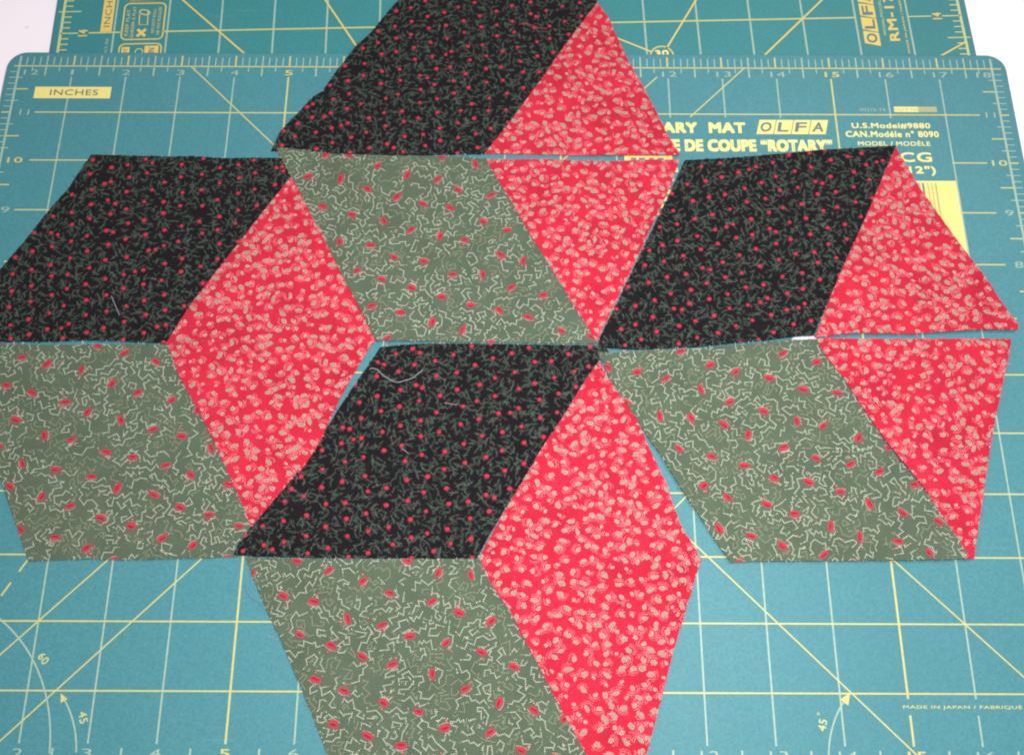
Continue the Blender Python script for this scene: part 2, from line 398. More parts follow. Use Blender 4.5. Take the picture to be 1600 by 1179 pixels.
g = Mesh(); z = ZT + PZ; LW = 0.024
zy, zp, zd = z, z - 0.0012, z + 0.0012
def hor(y, a, b, key='ink_yellow', w=LW): line(g, (a, y), (b, y), w, key, zy)
def ver(x, a, b, key='ink_pale', w=LW): line(g, (x, a), (x, b), w, key, zp)
hor(12, -0.10, 18.17); hor(0, -0.10, 18.17)
ver(0, -0.20, 12.22, w=0.042); ver(18, -0.20, 12.22, w=0.042)
for y in range(1, 12):
    if y in (8, 9, 10):
        hor(y, 0.42 if y < 10 else 0.52, 11.0); hor(y, 16.98, 17.60)
    else:
        hor(y, 0.42 if y < 10 else 0.45, 17.62)
for x in range(1, 18):
    five = x in (5, 10, 15)
    k, w = ('ink_yellow', 0.032) if five else ('ink_pale', 0.027)
    lo, hi = 0.27, 11.77
    if x in (12, 13, 14, 16):
        ver(x, 10.93, hi, k, w)
        if x == 16: ver(x, 0.93, 7.85, k, w); ver(x, lo, 0.70, k, w)
        else: ver(x, lo, 7.85, k, w)
    elif x == 15:
        ver(x, 10.25, hi, k, w); ver(x, 0.93, 7.85, k, w); ver(x, lo, 0.70, k, w)
    elif x == 11:
        ver(x, 10.93, hi, k, w); ver(x, lo, 10.3, k, w)
    elif x == 17:
        ver(x, 0.93, hi, k, w); ver(x, lo, 0.70, k, w)
    else:
        ver(x, lo, hi, k, w)
# slanting guide lines
def diag(a, b, w=0.022): line(g, a, b, w, 'ink_yellow', zd)
diag((3.18, 12), (10.3, 4.88)); diag((10.9, 4.28), (15.16, 0.02))
diag((0.03, 0.03), (11.80, 11.80))
diag((13.41, 11.99), (12.36, 10.94)); diag((11.1, 9.68), (1.43, 0.01))
diag((17.97, 0.03), (9.1, 8.9))
diag((7.95, 0.02), (12.2, 4.25))
for i in range(7):
    a = 0.95 + i * 0.21
    diag((a * 1.0, a * 1.732), (a + 0.115, (a + 0.115) * 1.732), 0.028)
polyline(g, arc_pts(0, 0, 2.47, 3, 60), 0.026, 'ink_pale', zd + .0007)
polyline(g, arc_pts(1.41, 0, 1.45, 6, 38), 0.026, 'ink_pale', zd + .0007)
polyline(g, arc_pts(15.18, 0, 1.44, 174, 139), 0.024, 'ink_pale', zd + .0007)
def arrow(tip, ang, s=0.10, key='ink_yellow'):
    c, sn = math.cos(math.radians(ang)), math.sin(math.radians(ang))
    p = [(0, 0), (-s, s * 0.42), (-s, -s * 0.42)]
    g.poly([(tip[0] + a * c - b * sn, tip[1] + a * sn + b * c, zd + .0014) for a, b in p], key)
arrow((2.50, 0.965), 122, 0.13); arrow((14.155, 1.01), 52, 0.17)
g.build('grid_lines', front, FO)

r = Mesh()
def tick(a, b, w=0.022, key='ink_pale'): line(r, a, b, w, key, zp - 0.0006)
for yb, s in ((12, 1), (0, -1)):
    r = Mesh()
    for i in range(1, 18 * 8):
        x = i / 8
        inner = 0.0
        if i % 8 == 0: tick((x, yb + s * .02), (x, yb + s * 0.235), 0.03, 'ink_yellow'); continue
        if i % 4 == 0: inner = 0.21
        elif i % 2 == 0: inner = 0.11
        tick((x, yb + s * .02), (x, yb + s * (0.235 if i % 4 == 0 else 0.20)), 0.028 if i % 4 == 0 else 0.02)
        if inner: tick((x, yb - s * .02), (x, yb - s * inner), 0.03 if i % 4 == 0 else 0.02)
    r.build('ruler_ticks', front, FO)
for xb, s in ((0, -1), (18, 1)):
    r = Mesh()
    for i in range(1, 12 * 8):
        y = i / 8
        if i % 8 == 0: tick((xb + s * .02, y), (xb + s * 0.16, y), 0.026, 'ink_yellow'); continue
        tick((xb + s * .02, y), (xb + s * 0.15, y), 0.018)
        if i % 4 == 0: tick((xb - s * .02, y), (xb - s * 0.24, y), 0.024, 'ink_yellow')
        elif i % 2 == 0: tick((xb - s * .02, y), (xb - s * 0.10, y), 0.02)
    r.build('ruler_ticks', front, FO)

def numeral(s, x, y, key='ink_pale', bold=0.0, w=None, h=0.115, rot=0, parent=None, origin=FO, zz=None, name='numeral'):
    m = Mesh()
    w = w if w is not None else (0.15 if len(s) == 1 else 0.27)
    if s == '1': w = 0.05
    elif s == '11': w = 0.17
    text(m, s, x, y, w, h, key, (zz if zz is not None else z), rot, bold)
    return m.build(name, parent or front, origin)
for x in range(1, 19):
    s = str(x); five = x in (5, 10, 15)
    xo = 0.03 if x >= 10 else 0.0
    if x == 18: xo = -0.17
    for yy in (11.865, 0.145):
        numeral(s, x + xo, yy, 'ink_yellow' if five else 'ink_pale', 0.03 if five else 0.0)
numeral('12', 0.24, 11.865)
for y in range(1, 12):
    for xx in (0.26, 17.83):
        numeral(str(y), xx if y < 10 else xx + (0.0 if xx < 1 else -0.01), y, 'ink_yellow' if y in (5, 10) else 'ink_pale', 0.03 if y in (5, 10) else 0)

# printed labels and lettering of the front mat
m = Mesh(); rect(m, 0.372, 11.297, 1.772, 11.546, 'ink_label', z)
text(m, 'INCHES', 1.10, 11.425, 0.88, 0.125, 'ink_dark', z + .002, bold=0.012)
m.build('inches_label', front, FO)
m = Mesh()
text(m, 'ROTARY  MAT', 12.27, 10.715, 2.15, 0.23, 'ink_text', z, bold=0.075)
text(m, 'CARPETTE DE COUPE “ROTARY”', 12.875, 10.345, 4.01, 0.255, 'ink_text', z, bold=0.075)
m.build('title_lettering', front, FO)
m = Mesh()
for i, ch in enumerate('OLFA'):
    x = 13.535 + i * 0.315
    rect(m, x, 10.585, x + 0.300, 10.885, 'ink_label', z, shear=0.26)
    text(m, ch, x + 0.185, 10.735, 0.20, 0.20, 'ink_dark', z + .002, bold=0.035, shear=0.22)
m.build('brand_logo', front, FO)
m = Mesh()
text(m, 'U.S.Model#9880', 15.98, 10.765, 1.42, 0.125, 'ink_text', z, bold=0.045)
text(m, 'CAN.Modéle n\u00b0 8090', 15.98, 10.595, 1.68, 0.135, 'ink_text', z, bold=0.045)
text(m, 'MODEL / MODÈLE', 15.99, 10.405, 1.30, 0.115, 'ink_text', z, bold=0.03)
text(m, 'RM-CG', 15.98, 10.115, 1.29, 0.20, 'ink_text', z, bold=0.04)
text(m, '(18"x12")', 16.05, 9.835, 1.22, 0.20, 'ink_text', z, bold=0.04)
m.build('model_lettering', front, FO)
m = Mesh()
text(m, '00210-TK', 15.70, 11.105, 0.48, 0.07, 'ink_pale', z, bold=0.01)
rect(m, 16.08, 11.06, 16.52, 11.175, 'ink_label', z - .0006); rect(m, 16.52, 11.06, 16.86, 11.175, 'ink_olive', z - .0006)
text(m, 'OLFA No. 43081', 16.46, 11.118, 0.74, 0.06, 'ink_pale', z + .002, bold=0.0)
m.build('code_lettering', front, FO)
m = Mesh()
rect(m, 15.05, 8.05, 16.985, 9.635, 'ink_label', z)
random.seed(5)
bars = [(16.62, .03, 'ink_olive'), (16.55, .02, 'ink_olive'), (16.48, .02, 'ink_olive'), (16.395, .035, 'ink_dark'), (16.31, .07, 'ink_grey'), (16.26, .025, 'ink_olive'), (16.20, .02, 'ink_olive')]
xx = 16.13
while xx > 15.25:
    w = random.choice((.018, .03, .045)); bars.append((xx, w, 'ink_dark')); xx -= w + random.choice((.02, .035, .05))
for x, w, k in bars: rect(m, x - w / 2, 8.25, x + w / 2, 9.59, k, z + .002)
m.build('barcode_label', front, FO)
m = Mesh()
rect(m, 11.135, 9.93, 11.99, 10.13, 'ink_label', z)
for x, y, w in ((11.30, 10.035, .10), (11.45, 10.035, .12), (11.62, 10.035, .09), (11.78, 10.035, .12)):
    rect(m, x - w / 2, y - .05, x + w / 2, y + .05, 'ink_dark', z + .002)
for x, y, w in ((12.03, 9.84, .10), (11.93, 9.66, .14), (11.86, 9.40, .16), (11.79, 9.26, .14), (11.72, 9.12, .14), (11.64, 8.98, .12)):
    rect(m, x - w / 2, y - .045, x + w / 2, y + .035, 'ink_text', z)
    rect(m, x - w / 2 + .03, y - .02, x - w / 2 + .055, y + .02, 'ink_dark', z + .002)
m.build('instruction_lettering', front, FO)
m = Mesh()
text(m, 'MADE IN JAPAN / FABRIQUÉ AU JAPON', 16.13, 0.815, 2.44, 0.070, 'ink_yellow', z, bold=0.02)
m.build('origin_lettering', front, FO)
for s, x, y, rot in (('60', 2.165, 1.455, -48), ('45', 2.88, 0.63, -72), ('45', 13.70, 0.56, 76)):
    numeral(s, x, y, 'ink_rear', 0.02, 0.165, 0.12, rot, name='angle_mark')
m = Mesh(); polyline(m, arc_pts(13.655, 0.715, 0.016, 0, 360, 10), 0.01, 'ink_yellow', z); m.build('degree_mark', front, FO)

# ------------------------------------------------------------------ the rear mat (its own inches: u to the right, v away)
RT = math.radians(1.606)
RX, RY = 0.600, 12.792            # where u = 0, v = 14 lies on the front mat's frame
rear = empty('cutting_mat', W(RX, RY, 0.0), RT)
tag(rear, 'larger green cutting mat turned sideways behind and beneath the front one', 'cutting mat')
RO = (0, 14, 0)
zr = REAR_Z
slab(rounded_outline(-0.165, -0.2, 17.20, 23.2, 0.34), 0.0, zr, 'rear', 'edge').build('mat_sheet', rear, RO)
z2 = zr + PZ; V0 = 12.2
g = Mesh()
line(g, (0, V0), (0, 23.0), 0.05, 'ink_rear', z2); line(g, (17.05, V0), (17.05, 23.0), 0.05, 'ink_rear', z2)
for u in range(1, 17):
    segs = [(V0, 22.75)]
    for a, b in segs: line(g, (u + 0.003 * u, a), (u + 0.003 * u, b), 0.036, 'ink_pale', z2 - .0012)
for v in range(13, 23):
    if v == 14:
        line(g, (0, v), (0.33, v), 0.026, 'ink_rear', z2); line(g, (0.53, v), (1.145, v), 0.030, 'ink_rear', z2)
        line(g, (1.93, v), (15.05, v), 0.032, 'ink_yellow', z2); line(g, (16.05, v), (16.50, v), 0.026, 'ink_rear', z2)
        line(g, (16.70, v), (17.05, v), 0.026, 'ink_rear', z2)
    else:
        line(g, (0.5, v), (16.5, v), 0.032, 'ink_yellow', z2)
def dg2(a, b, w=0.032): line(g, a, b, w, 'ink_rear_label', z2 + .0012)
dg2((2.1, 14.86), (4.7, 12.26)); dg2((3.6, 17.0), (6.35, 12.27))
dg2((11.41, 13.39), (13.4, 16.76)); dg2((8.2, 14.83), (11.11, 13.32)); dg2((16.0, 15.96), (12.3, 12.26))
dg2((17.05, 13.40), (15.1, 12.26))
polyline(g, arc_pts(11.31, 13.22, 0.213, 0, 360, 28), 0.026, 'ink_rear_label', z2 + .0012)
text(g, '30', 11.31, 13.28, 0.26, 0.14, 'ink_label', z2 + .0006, bold=0.06)
g.build('grid_lines', rear, RO)
for ub, s in ((0, 1), (17.05, -1)):
    r = Mesh()
    for i in range(int(V0 * 8), 23 * 8):
        v = i / 8
        if i % 8 == 0: continue
        L = 0.33 if i % 4 == 0 else 0.165
        line(r, (ub - s * (0.10 if i % 4 == 0 else 0.0), v), (ub + s * L, v), 0.024, 'ink_rear', z2 - .0006)
    r.build('ruler_ticks', rear, RO)
for u in (0.42, 16.60):
    for v in range(13, 23):
        numeral(str(v), u, v, 'ink_rear_label', 0.03, 0.15, 0.18, 90, parent=rear, origin=RO, zz=z2)
m = Mesh(); rect(m, 0.742, 14.02, 0.955, 15.42, 'ink_rear_label', z2)
text(m, 'INCHES', 0.85, 14.56, 0.86, 0.12, 'ink_dark', z2 + .002, 90, 0.0)
m.build('inches_label', rear, RO)
m = Mesh()
def rbox(x0, y0, x1, y1, rr=0.1, w=0.026):
    o = rounded_outline(x0, y0, x1, y1, rr, 5); o.append(o[0]); polyline(m, o, w, 'ink_rear_label', z2)
rbox(1.15, 13.83, 1.93, 14.66); rbox(1.145, 12.9, 1.93, 13.73)
line(m, (1.18, 14.745), (1.88, 14.735), 0.03, 'ink_rear_label', z2)
rbox(1.15, 14.73, 1.93, 15.56)
line(m, (1.445, 13.90), (1.60, 14.06), 0.055, 'ink_rear_label', z2 + .0006); line(m, (1.60, 13.90), (1.445, 14.06), 0.055, 'ink_rear_label', z2)
polyline(m, [(1.60, 14.47), (1.62, 14.16), (1.46, 14.17), (1.45, 14.40)], 0.02, 'ink_rear_label', z2)
polyline(m, [(1.45 + .09 + .10 * math.cos(a / 8 * math.pi), 14.45 + .055 * math.sin(a / 8 * math.pi) - .02 * math.cos(a / 8 * math.pi)) for a in range(17)], 0.022, 'ink_rear_label', z2 + .0006)
text(m, 'KEEP FLAT', 1.235, 14.22, 0.60, 0.06, 'ink_rear_label', z2, 90)
text(m, 'GARDER A PLAT', 1.345, 14.23, 0.72, 0.06, 'ink_rear_label', z2, 90)
text(m, 'DO NOT ROLL', 1.73, 14.25, 0.56, 0.055, 'ink_rear_label', z2, 90)
text(m, 'NE PAS ROULER', 1.83, 14.25, 0.64, 0.055, 'ink_rear_label', z2, 90)
rect(m, 1.19, 13.35, 1.34, 13.66, 'ink_rear_label', z2); rect(m, 1.62, 13.35, 1.88, 13.68, 'ink_rear_label', z2)
polyline(m, arc_pts(1.52, 13.55, 0.07, 0, 360, 14), 0.018, 'ink_rear_label', z2)
text(m, 'HOT', 1.265, 13.52, 0.22, 0.08, 'ink_dark', z2 + .002, 90, .02); text(m, 'SUN', 1.75, 13.52, 0.22, 0.12, 'ink_dark', z2 + .002, 90, .02)
text(m, '0017-TK', 0.90, 13.66, 0.42, 0.055, 'ink_rear', z2, 90)
m.build('care_icons', rear, RO)
m = Mesh()
for i, ch in enumerate('OLFA'):
    v = 13.395 + i * 0.318
    m.poly([(15.147, v + 0.02, z2), (15.44, v - 0.055, z2), (15.44, v + 0.248, z2), (15.147, v + 0.300, z2)], 'ink_rear_label')
    text(m, ch, 15.295, v + 0.130, 0.21, 0.20, 'ink_dark', z2 + .002, 90, 0.035)
m.build('brand_logo', rear, RO)
m = Mesh()
text(m, 'MODEL/MODÈLE', 15.55, 14.02, 0.86, 0.062, 'ink_rear', z2, 90, 0.02)
text(m, 'RM-17S', 15.725, 14.08, 1.26, 0.19, 'ink_rear_label', z2, 90, 0.045)
text(m, 'MADE IN JAPAN / FABRIQUÉ AU JAPON', 15.945, 14.20, 2.06, 0.062, 'ink_rear_label', z2, 90, 0.02)
m.build('model_lettering', rear, RO)

# ------------------------------------------------------------------ the fabric pieces
def inside(p, poly):
    x, y = p; c = False; n = len(poly); j = n - 1
    for i in range(n):
        xi, yi = poly[i]; xj, yj = poly[j]
        if (yi > y) != (yj > y) and x < (xj - xi) * (y - yi) / (yj - yi) + xi: c = not c
        j = i
    return c

def seg_dist(p, a, b):
    dx, dy = b[0] - a[0], b[1] - a[1]; L = dx * dx + dy * dy
    t = 0 if L == 0 else max(0, min(1, ((p[0] - a[0]) * dx + (p[1] - a[1]) * dy) / L))
    return math.hypot(p[0] - a[0] - t * dx, p[1] - a[1] - t * dy)

def area2(poly):
    return sum(poly[i - 1][0] * poly[i][1] - poly[i][0] * poly[i - 1][1] for i in range(len(poly)))

def clip(pts, a, b):
    """keep the part of pts left of a->b"""
    out = []; n = len(pts)
    def s(p): return (b[0] - a[0]) * (p[1] - a[1]) - (b[1] - a[1]) * (p[0] - a[0])
    for i in range(n):
        p, q = pts[i - 1], pts[i]; sp, sq = s(p), s(q)
        if (sp >= 0) != (sq >= 0):
            t = sp / (sp - sq); out.append((p[0] + t * (q[0] - p[0]), p[1] + t * (q[1] - p[1])))
        if sq >= 0: out.append(q)
    return out

class Piece:
    def __init__(self, kind, level, seed, outline):
        self.kind = kind; self.seed = seed
        if area2(outline) < 0: outline = outline[::-1]
        self.poly = outline
        self.m = Mesh()
        self.base = FRONT_Z + 0.016 + 0.0105 * level
        self.rnd = random.Random(seed)
        xs = [p[0] for p in outline]; ys = [p[1] for p in outline]
        self.bb = (min(xs), max(xs), min(ys), max(ys))
        # bins of nearby edges speed up clipping
        self.edges = [(outline[i - 1], outline[i]) for i in range(len(outline))]
    def h(self, x, y):
        s = self.seed * 3.7
        n = noise.noise(Vector((x * 0.55 + s, y * 0.55, s))) * 0.024
        n += noise.noise(Vector((x * 1.5, y * 1.1 + s, s))) * 0.0065
        return self.base + 0.010 + n
    def add(self, pts, key, lift):
        cx = sum(p[0] for p in pts) / len(pts); cy = sum(p[1] for p in pts) / len(pts)
        rad = max(math.hypot(p[0] - cx, p[1] - cy) for p in pts)
        if not (self.bb[0] < cx + rad and self.bb[1] > cx - rad and self.bb[2] < cy + rad and self.bb[3] > cy - rad): return
        near = [e for e in self.edges if seg_dist((cx, cy), *e) < rad + 0.004]
        if not near:
            if not inside((cx, cy), self.poly): return
        else:
            if not inside((cx, cy), self.poly) and rad < 0.03: return
            for a, b in near:
                if seg_dist((cx, cy), a, b) > rad: continue
                pts = clip(pts, a, b)
                if len(pts) < 3: return
            cx = sum(p[0] for p in pts) / len(pts); cy = sum(p[1] for p in pts) / len(pts)
            if not inside((cx, cy), self.poly): return
        self.m.poly([(x, y, self.h(x, y) + lift) for x, y in pts], key)
    def dot(self, x, y, r, key, lift, n=6, rx=1.0, ang=None):
        a0 = self.rnd.uniform(0, 6.28) if ang is None else ang
        c, s = math.cos(a0), math.sin(a0)
        pts = []
        for i in range(n):
            t = 2 * math.pi * i / n
            u, v = r * rx * math.cos(t), r * math.sin(t)
            pts.append((x + u * c - v * s, y + u * s + v * c))
        self.add(pts, key, lift)
    def stroke(self, a, b, w0, w1, key, lift):
        dx, dy = b[0] - a[0], b[1] - a[1]; L = math.hypot(dx, dy) or 1e-6
        nx, ny = -dy / L / 2, dx / L / 2
        self.add([(a[0] - nx * w0, a[1] - ny * w0), (b[0] - nx * w1, b[1] - ny * w1), (b[0] + nx * w1, b[1] + ny * w1), (a[0] + nx * w0, a[1] + ny * w0)], key, lift)
    def blob(self, x, y, rx, ry, ang, key, lift, n=12, jag=0.18, lobes=0):
        c, s = math.cos(ang), math.sin(ang); pts = []
        for i in range(n):
            t = 2 * math.pi * i / n
            k = 1 + self.rnd.uniform(-jag, jag)
            if lobes and i % 2: k *= 0.80
            u, v = rx * k * math.cos(t), ry * k * math.sin(t)
            pts.append((x + u * c - v * s, y + u * s + v * c))
        self.add(pts, key, lift)
    # --- the cloth itself
    def sheet(self, key):
        th = 0.011
        rn = self.rnd
        out = []
        n = len(self.poly)
        for i in range(n):
            a, b = self.poly[i], self.poly[(i + 1) % n]
            L = math.hypot(b[0] - a[0], b[1] - a[1]); k = max(1, int(L / 0.05))
            for j in range(k):
                t = j / k
                x = a[0] + (b[0] - a[0]) * t; y = a[1] + (b[1] - a[1]) * t
                d = 0 if j == 0 else rn.uniform(-0.006, 0.006)
                out.append((x - (b[1] - a[1]) / L * d, y + (b[0] - a[0]) / L * d))
        N = len(out)
        pts = [Vector(p) for p in out]
        st = 0.14
        y = self.bb[2]
        row = 0
        while y < self.bb[3]:
            x = self.bb[0] + (row % 2) * st / 2
            while x < self.bb[1]:
                if inside((x, y), out) and min(seg_dist((x, y), *e) for e in self.edges) > 0.06:
                    pts.append(Vector((x + rn.uniform(-.01, .01), y + rn.uniform(-.01, .01))))
                x += st
            y += st * 0.87; row += 1
        vo, eo, fo, _, _, _ = geometry.delaunay_2d_cdt(pts, [], [list(range(N))], 1, 1e-6)
        m = self.m; k = m.slot(key); n0 = len(m.v)
        def edge_lift(x, y):
            return 0.0
        m.v.extend((p.x, p.y, self.h(p.x, p.y)) for p in vo)
        for f in fo:
            m.f.append(tuple(n0 + i for i in f)); m.mi.append(k)
        n1 = len(m.v)
        m.v.extend((x, y, self.h(x, y) - th) for x, y in out)
        n2 = len(m.v)
        m.v.extend((x, y, self.h(x, y)) for x, y in out)
        for i in range(N):
            j = (i + 1) % N
            m.f.append((n1 + i, n1 + j, n2 + j, n2 + i)); m.mi.append(k)
        n3 = len(m.v)
        m.v.extend((p.x, p.y, self.h(p.x, p.y) - th) for p in vo)
        for f in fo:
            m.f.append(tuple(n3 + i for i in reversed(f))); m.mi.append(k)
        self.out = out
    def fray(self, keys, density=9.0, pale_sides=()):
        rn = self.rnd; out = self.out; N = len(out)
        for i in range(N):
            a, b = out[i], out[(i + 1) % N]
            L = math.hypot(b[0] - a[0], b[1] - a[1])
            if L < 1e-5: continue
            tx, ty = (b[0] - a[0]) / L, (b[1] - a[1]) / L
            nx, ny = ty, -tx
            cnt = L * density; k = int(cnt) + (1 if rn.random() < cnt - int(cnt) else 0)
            for _ in range(k):
                t = rn.random(); x = a[0] + (b[0] - a[0]) * t; y = a[1] + (b[1] - a[1]) * t
                ln = rn.uniform(0.008, 0.028) if rn.random() < 0.93 else rn.uniform(0.03, 0.07)
                sk = rn.uniform(-0.8, 0.8)
                x2 = x + (nx + tx * sk) * ln; y2 = y + (ny + ty * sk) * ln
                x0 = x - nx * 0.012; y0 = y - ny * 0.012
                w = rn.uniform(0.0025, 0.005)
                zz = self.h(x, y)
                self.m.poly([(x0 - tx * w, y0 - ty * w, zz + .0012), (x0 + tx * w, y0 + ty * w, zz + .0012), (x2 + tx * w * .6, y2 + ty * w * .6, zz - .004), (x2 - tx * w * .6, y2 - ty * w * .6, zz - .004)], rn.choice(keys))

def grid_points(pc, ax, ay, bx, by, jit, pad=0.3):
    """slanted lattice with jitter: how the printed motifs repeat"""
    x0, x1, y0, y1 = pc.bb; pts = []
    det = ax * by - ay * bx
    cx, cy = (x0 + x1) / 2, (y0 + y1) / 2
    R = int(8 / min(math.hypot(ax, ay), math.hypot(bx, by)))
    ox, oy = pc.rnd.uniform(0, .3), pc.rnd.uniform(0, .3)
    for i in range(-R, R):
        for j in range(-R, R):
            x = cx + ox + i * ax + j * bx; y = cy + oy + i * ay + j * by
            if x0 - pad < x < x1 + pad and y0 - pad < y < y1 + pad:
                pts.append((x + pc.rnd.gauss(0, jit), y + pc.rnd.gauss(0, jit)))
    return pts

def scatter(pc, d, tries=30, pad=0.1):
    """roughly even random points, at least d apart"""
    x0, x1, y0, y1 = pc.bb; x0 -= pad; y0 -= pad; x1 += pad; y1 += pad
    cell = d / 1.414; grid = {}; pts = []
    n = int((x1 - x0) * (y1 - y0) / (d * d) * 9)
    for _ in range(n):
        p = (pc.rnd.uniform(x0, x1), pc.rnd.uniform(y0, y1))
        gx, gy = int(p[0] / cell), int(p[1] / cell)
        ok = True
        for a in range(gx - 2, gx + 3):
            for b in range(gy - 2, gy + 3):
                q = grid.get((a, b))
                if q and (q[0] - p[0]) ** 2 + (q[1] - p[1]) ** 2 < d * d: ok = False; break
            if not ok: break
        if ok: grid[(gx, gy)] = p; pts.append(p)
    return pts

def print_dark(pc):
    rn = pc.rnd
    for (x, y) in scatter(pc, 0.064):
        # a twig: gently bent stem with needles either side
        if noise.noise(Vector((x * 2.3, y * 2.3, pc.seed))) < -0.36 and rn.random() < 0.5: continue
        a = rn.uniform(0, 6.28); L = rn.uniform(0.05, 0.17); bend = rn.uniform(-2.2, 2.2)
        n = int(L / 0.024); px, py = x, y; key = rn.choice(('dark_green', 'dark_green', 'dark_grey', 'dark_green', 'dark_olive'))
        for i in range(n):
            a += bend / n * 0.5
            qx, qy = px + math.cos(a) * 0.024, py + math.sin(a) * 0.024
            pc.stroke((px, py), (qx, qy), 0.0068, 0.0055, key, 0.0016)
            for s in ((1, -1) if rn.random() < .55 else (1 if i % 2 else -1,)):
                b = a + s * rn.uniform(0.6, 1.15); l = rn.uniform(0.018, 0.040)
                pc.stroke((qx, qy), (qx + math.cos(b) * l, qy + math.sin(b) * l), 0.0070, 0.0040, rn.choice((key, key, 'dark_olive')), 0.0019)
            px, py = qx, qy
    pts = grid_points(pc, 0.310, 0.105, -0.035, 0.305, 0.026)
    extra = [(x + rn.uniform(.10, .14) * rn.choice((-1, 1)), y - rn.uniform(.02, .09)) for x, y in pts if rn.random() < 0.06]
    for x, y in [p for p in pts if rn.random() > 0.03] + extra:
        r = rn.uniform(0.028, 0.035)
        pc.dot(x - .004, y - .004, r * 1.45, 'dark_maroon', 0.0028, 9)
        pc.dot(x, y, r, 'berry', 0.0036, 9, rn.uniform(1, 1.2), rn.uniform(-.5, .5))

def print_sage(pc):
    rn = pc.rnd
    berries = grid_points(pc, 0.500, -0.150, 0.205, 0.480, 0.040)
    binfo = []
    for x, y in berries:
        a = rn.choice((-0.5, 0.55, 1.25, -0.25, 0.1, 1.9, -0.45, 0.5)) + rn.uniform(-.2, .2)
        binfo.append((x, y, a))
    cs = 0.06; grid = {}
    def near(x, y, d, own):
        gx, gy = int(x // cs), int(y // cs)
        for i in (gx - 1, gx, gx + 1):
            for j in (gy - 1, gy, gy + 1):
                for q in grid.get((i, j), ()):
                    if (q[0] - x) ** 2 + (q[1] - y) ** 2 < d * d: return True
        for q in own[:-4]:
            if (q[0] - x) ** 2 + (q[1] - y) ** 2 < (d * 0.8) ** 2: return True
        for bx, by, a in binfo:
            if abs(bx - x) < .13 and abs(by - y) < .13:
                u = (x - bx) * math.cos(a) + (y - by) * math.sin(a); v = -(x - bx) * math.sin(a) + (y - by) * math.cos(a)
                if (u / 0.108) ** 2 + (v / 0.066) ** 2 < 1: return True
        return False
    x0, x1, y0, y1 = pc.bb
    step = 0.0265
    for sweep, (count, clear, faded) in enumerate(((42, 0.059, 0.12), (34, 0.047, 0.60), (28, 0.037, 0.97))):
        for _ in range(int((x1 - x0) * (y1 - y0) * count)):
            px, py = rn.uniform(x0, x1), rn.uniform(y0, y1)
            if near(px, py, clear, []): continue
            a = rn.uniform(0, 6.28); side = rn.choice((-1, 1)); pts = [(px, py)]
            want = rn.randint(14, 36) if sweep < 2 else rn.randint(4, 9)
            dead = 0
            while len(pts) < want and dead < 9:
                L = rn.choice((2, 3, 3, 4, 5)); ok = True
                for _k in range(L):
                    qx, qy = px + math.cos(a) * step, py + math.sin(a) * step
                    if near(qx, qy, clear, pts): ok = False; break
                    pts.append((qx, qy)); px, py = qx, qy
                a += side * rn.choice((0.9, 1.3, 1.6, 1.9)) * (1 if ok else rn.choice((-1, 1)))
                side = -side if rn.random() < 0.70 else side
                dead = 0 if ok else dead + 1
            if len(pts) < 4: continue
            soft = rn.random() < faded
            for i, (qx, qy) in enumerate(pts):
                end = i < 2 or i > len(pts) - 4
                key = 'sage_beige' if soft or (end and rn.random() < .6) else 'sage_white'
                pc.dot(qx, qy, rn.uniform(0.0090, 0.0112) if key == 'sage_white' else 0.0090, key, 0.0026, 5)
                grid.setdefault((int(qx // cs), int(qy // cs)), []).append((qx, qy))
    for x, y, a in binfo:
        l = rn.uniform(0.084, 0.104); w = rn.uniform(0.045, 0.060)
        sx, sy = math.cos(a), math.sin(a); nx, ny = -sy, sx
        side = rn.choice((-1, 1))
        for i in range(7):      # pale scalloped rim on one side
            t = -0.9 + 0.3 * i
            pc.dot(x + sx * l * t * .95 + nx * side * w * (1.12 - .45 * t * t), y + sy * l * t * .95 + ny * side * w * (1.12 - .45 * t * t), 0.0085, rn.choice(('sage_beige', 'sage_white', 'red_peach')), 0.0026, 5)
        pc.blob(x, y, l, w, a, 'sage_berry', 0.0032, 16, 0.14, 1)
        pc.blob(x - nx * side * w * .2, y - ny * side * w * .2, l * 0.62, w * 0.26, a, 'sage_berry_dark', 0.0038, 8, 0.2)
        for q in range(rn.choice((1, 1, 2))):
            b = rn.uniform(0, 6.28) if q else (1.57 if rn.random() < .5 else -1.57) + rn.uniform(-.6, .6)
            bx, by = x + math.cos(b) * 0.115, y + math.sin(b) * 0.100
            pc.dot(bx, by, 0.019, 'sage_berry_dark' if rn.random() < .5 else 'sage_berry', 0.0032, 7)
            pc.dot(bx + .002, by + .003, 0.0080, 'sage_white', 0.0040, 5)

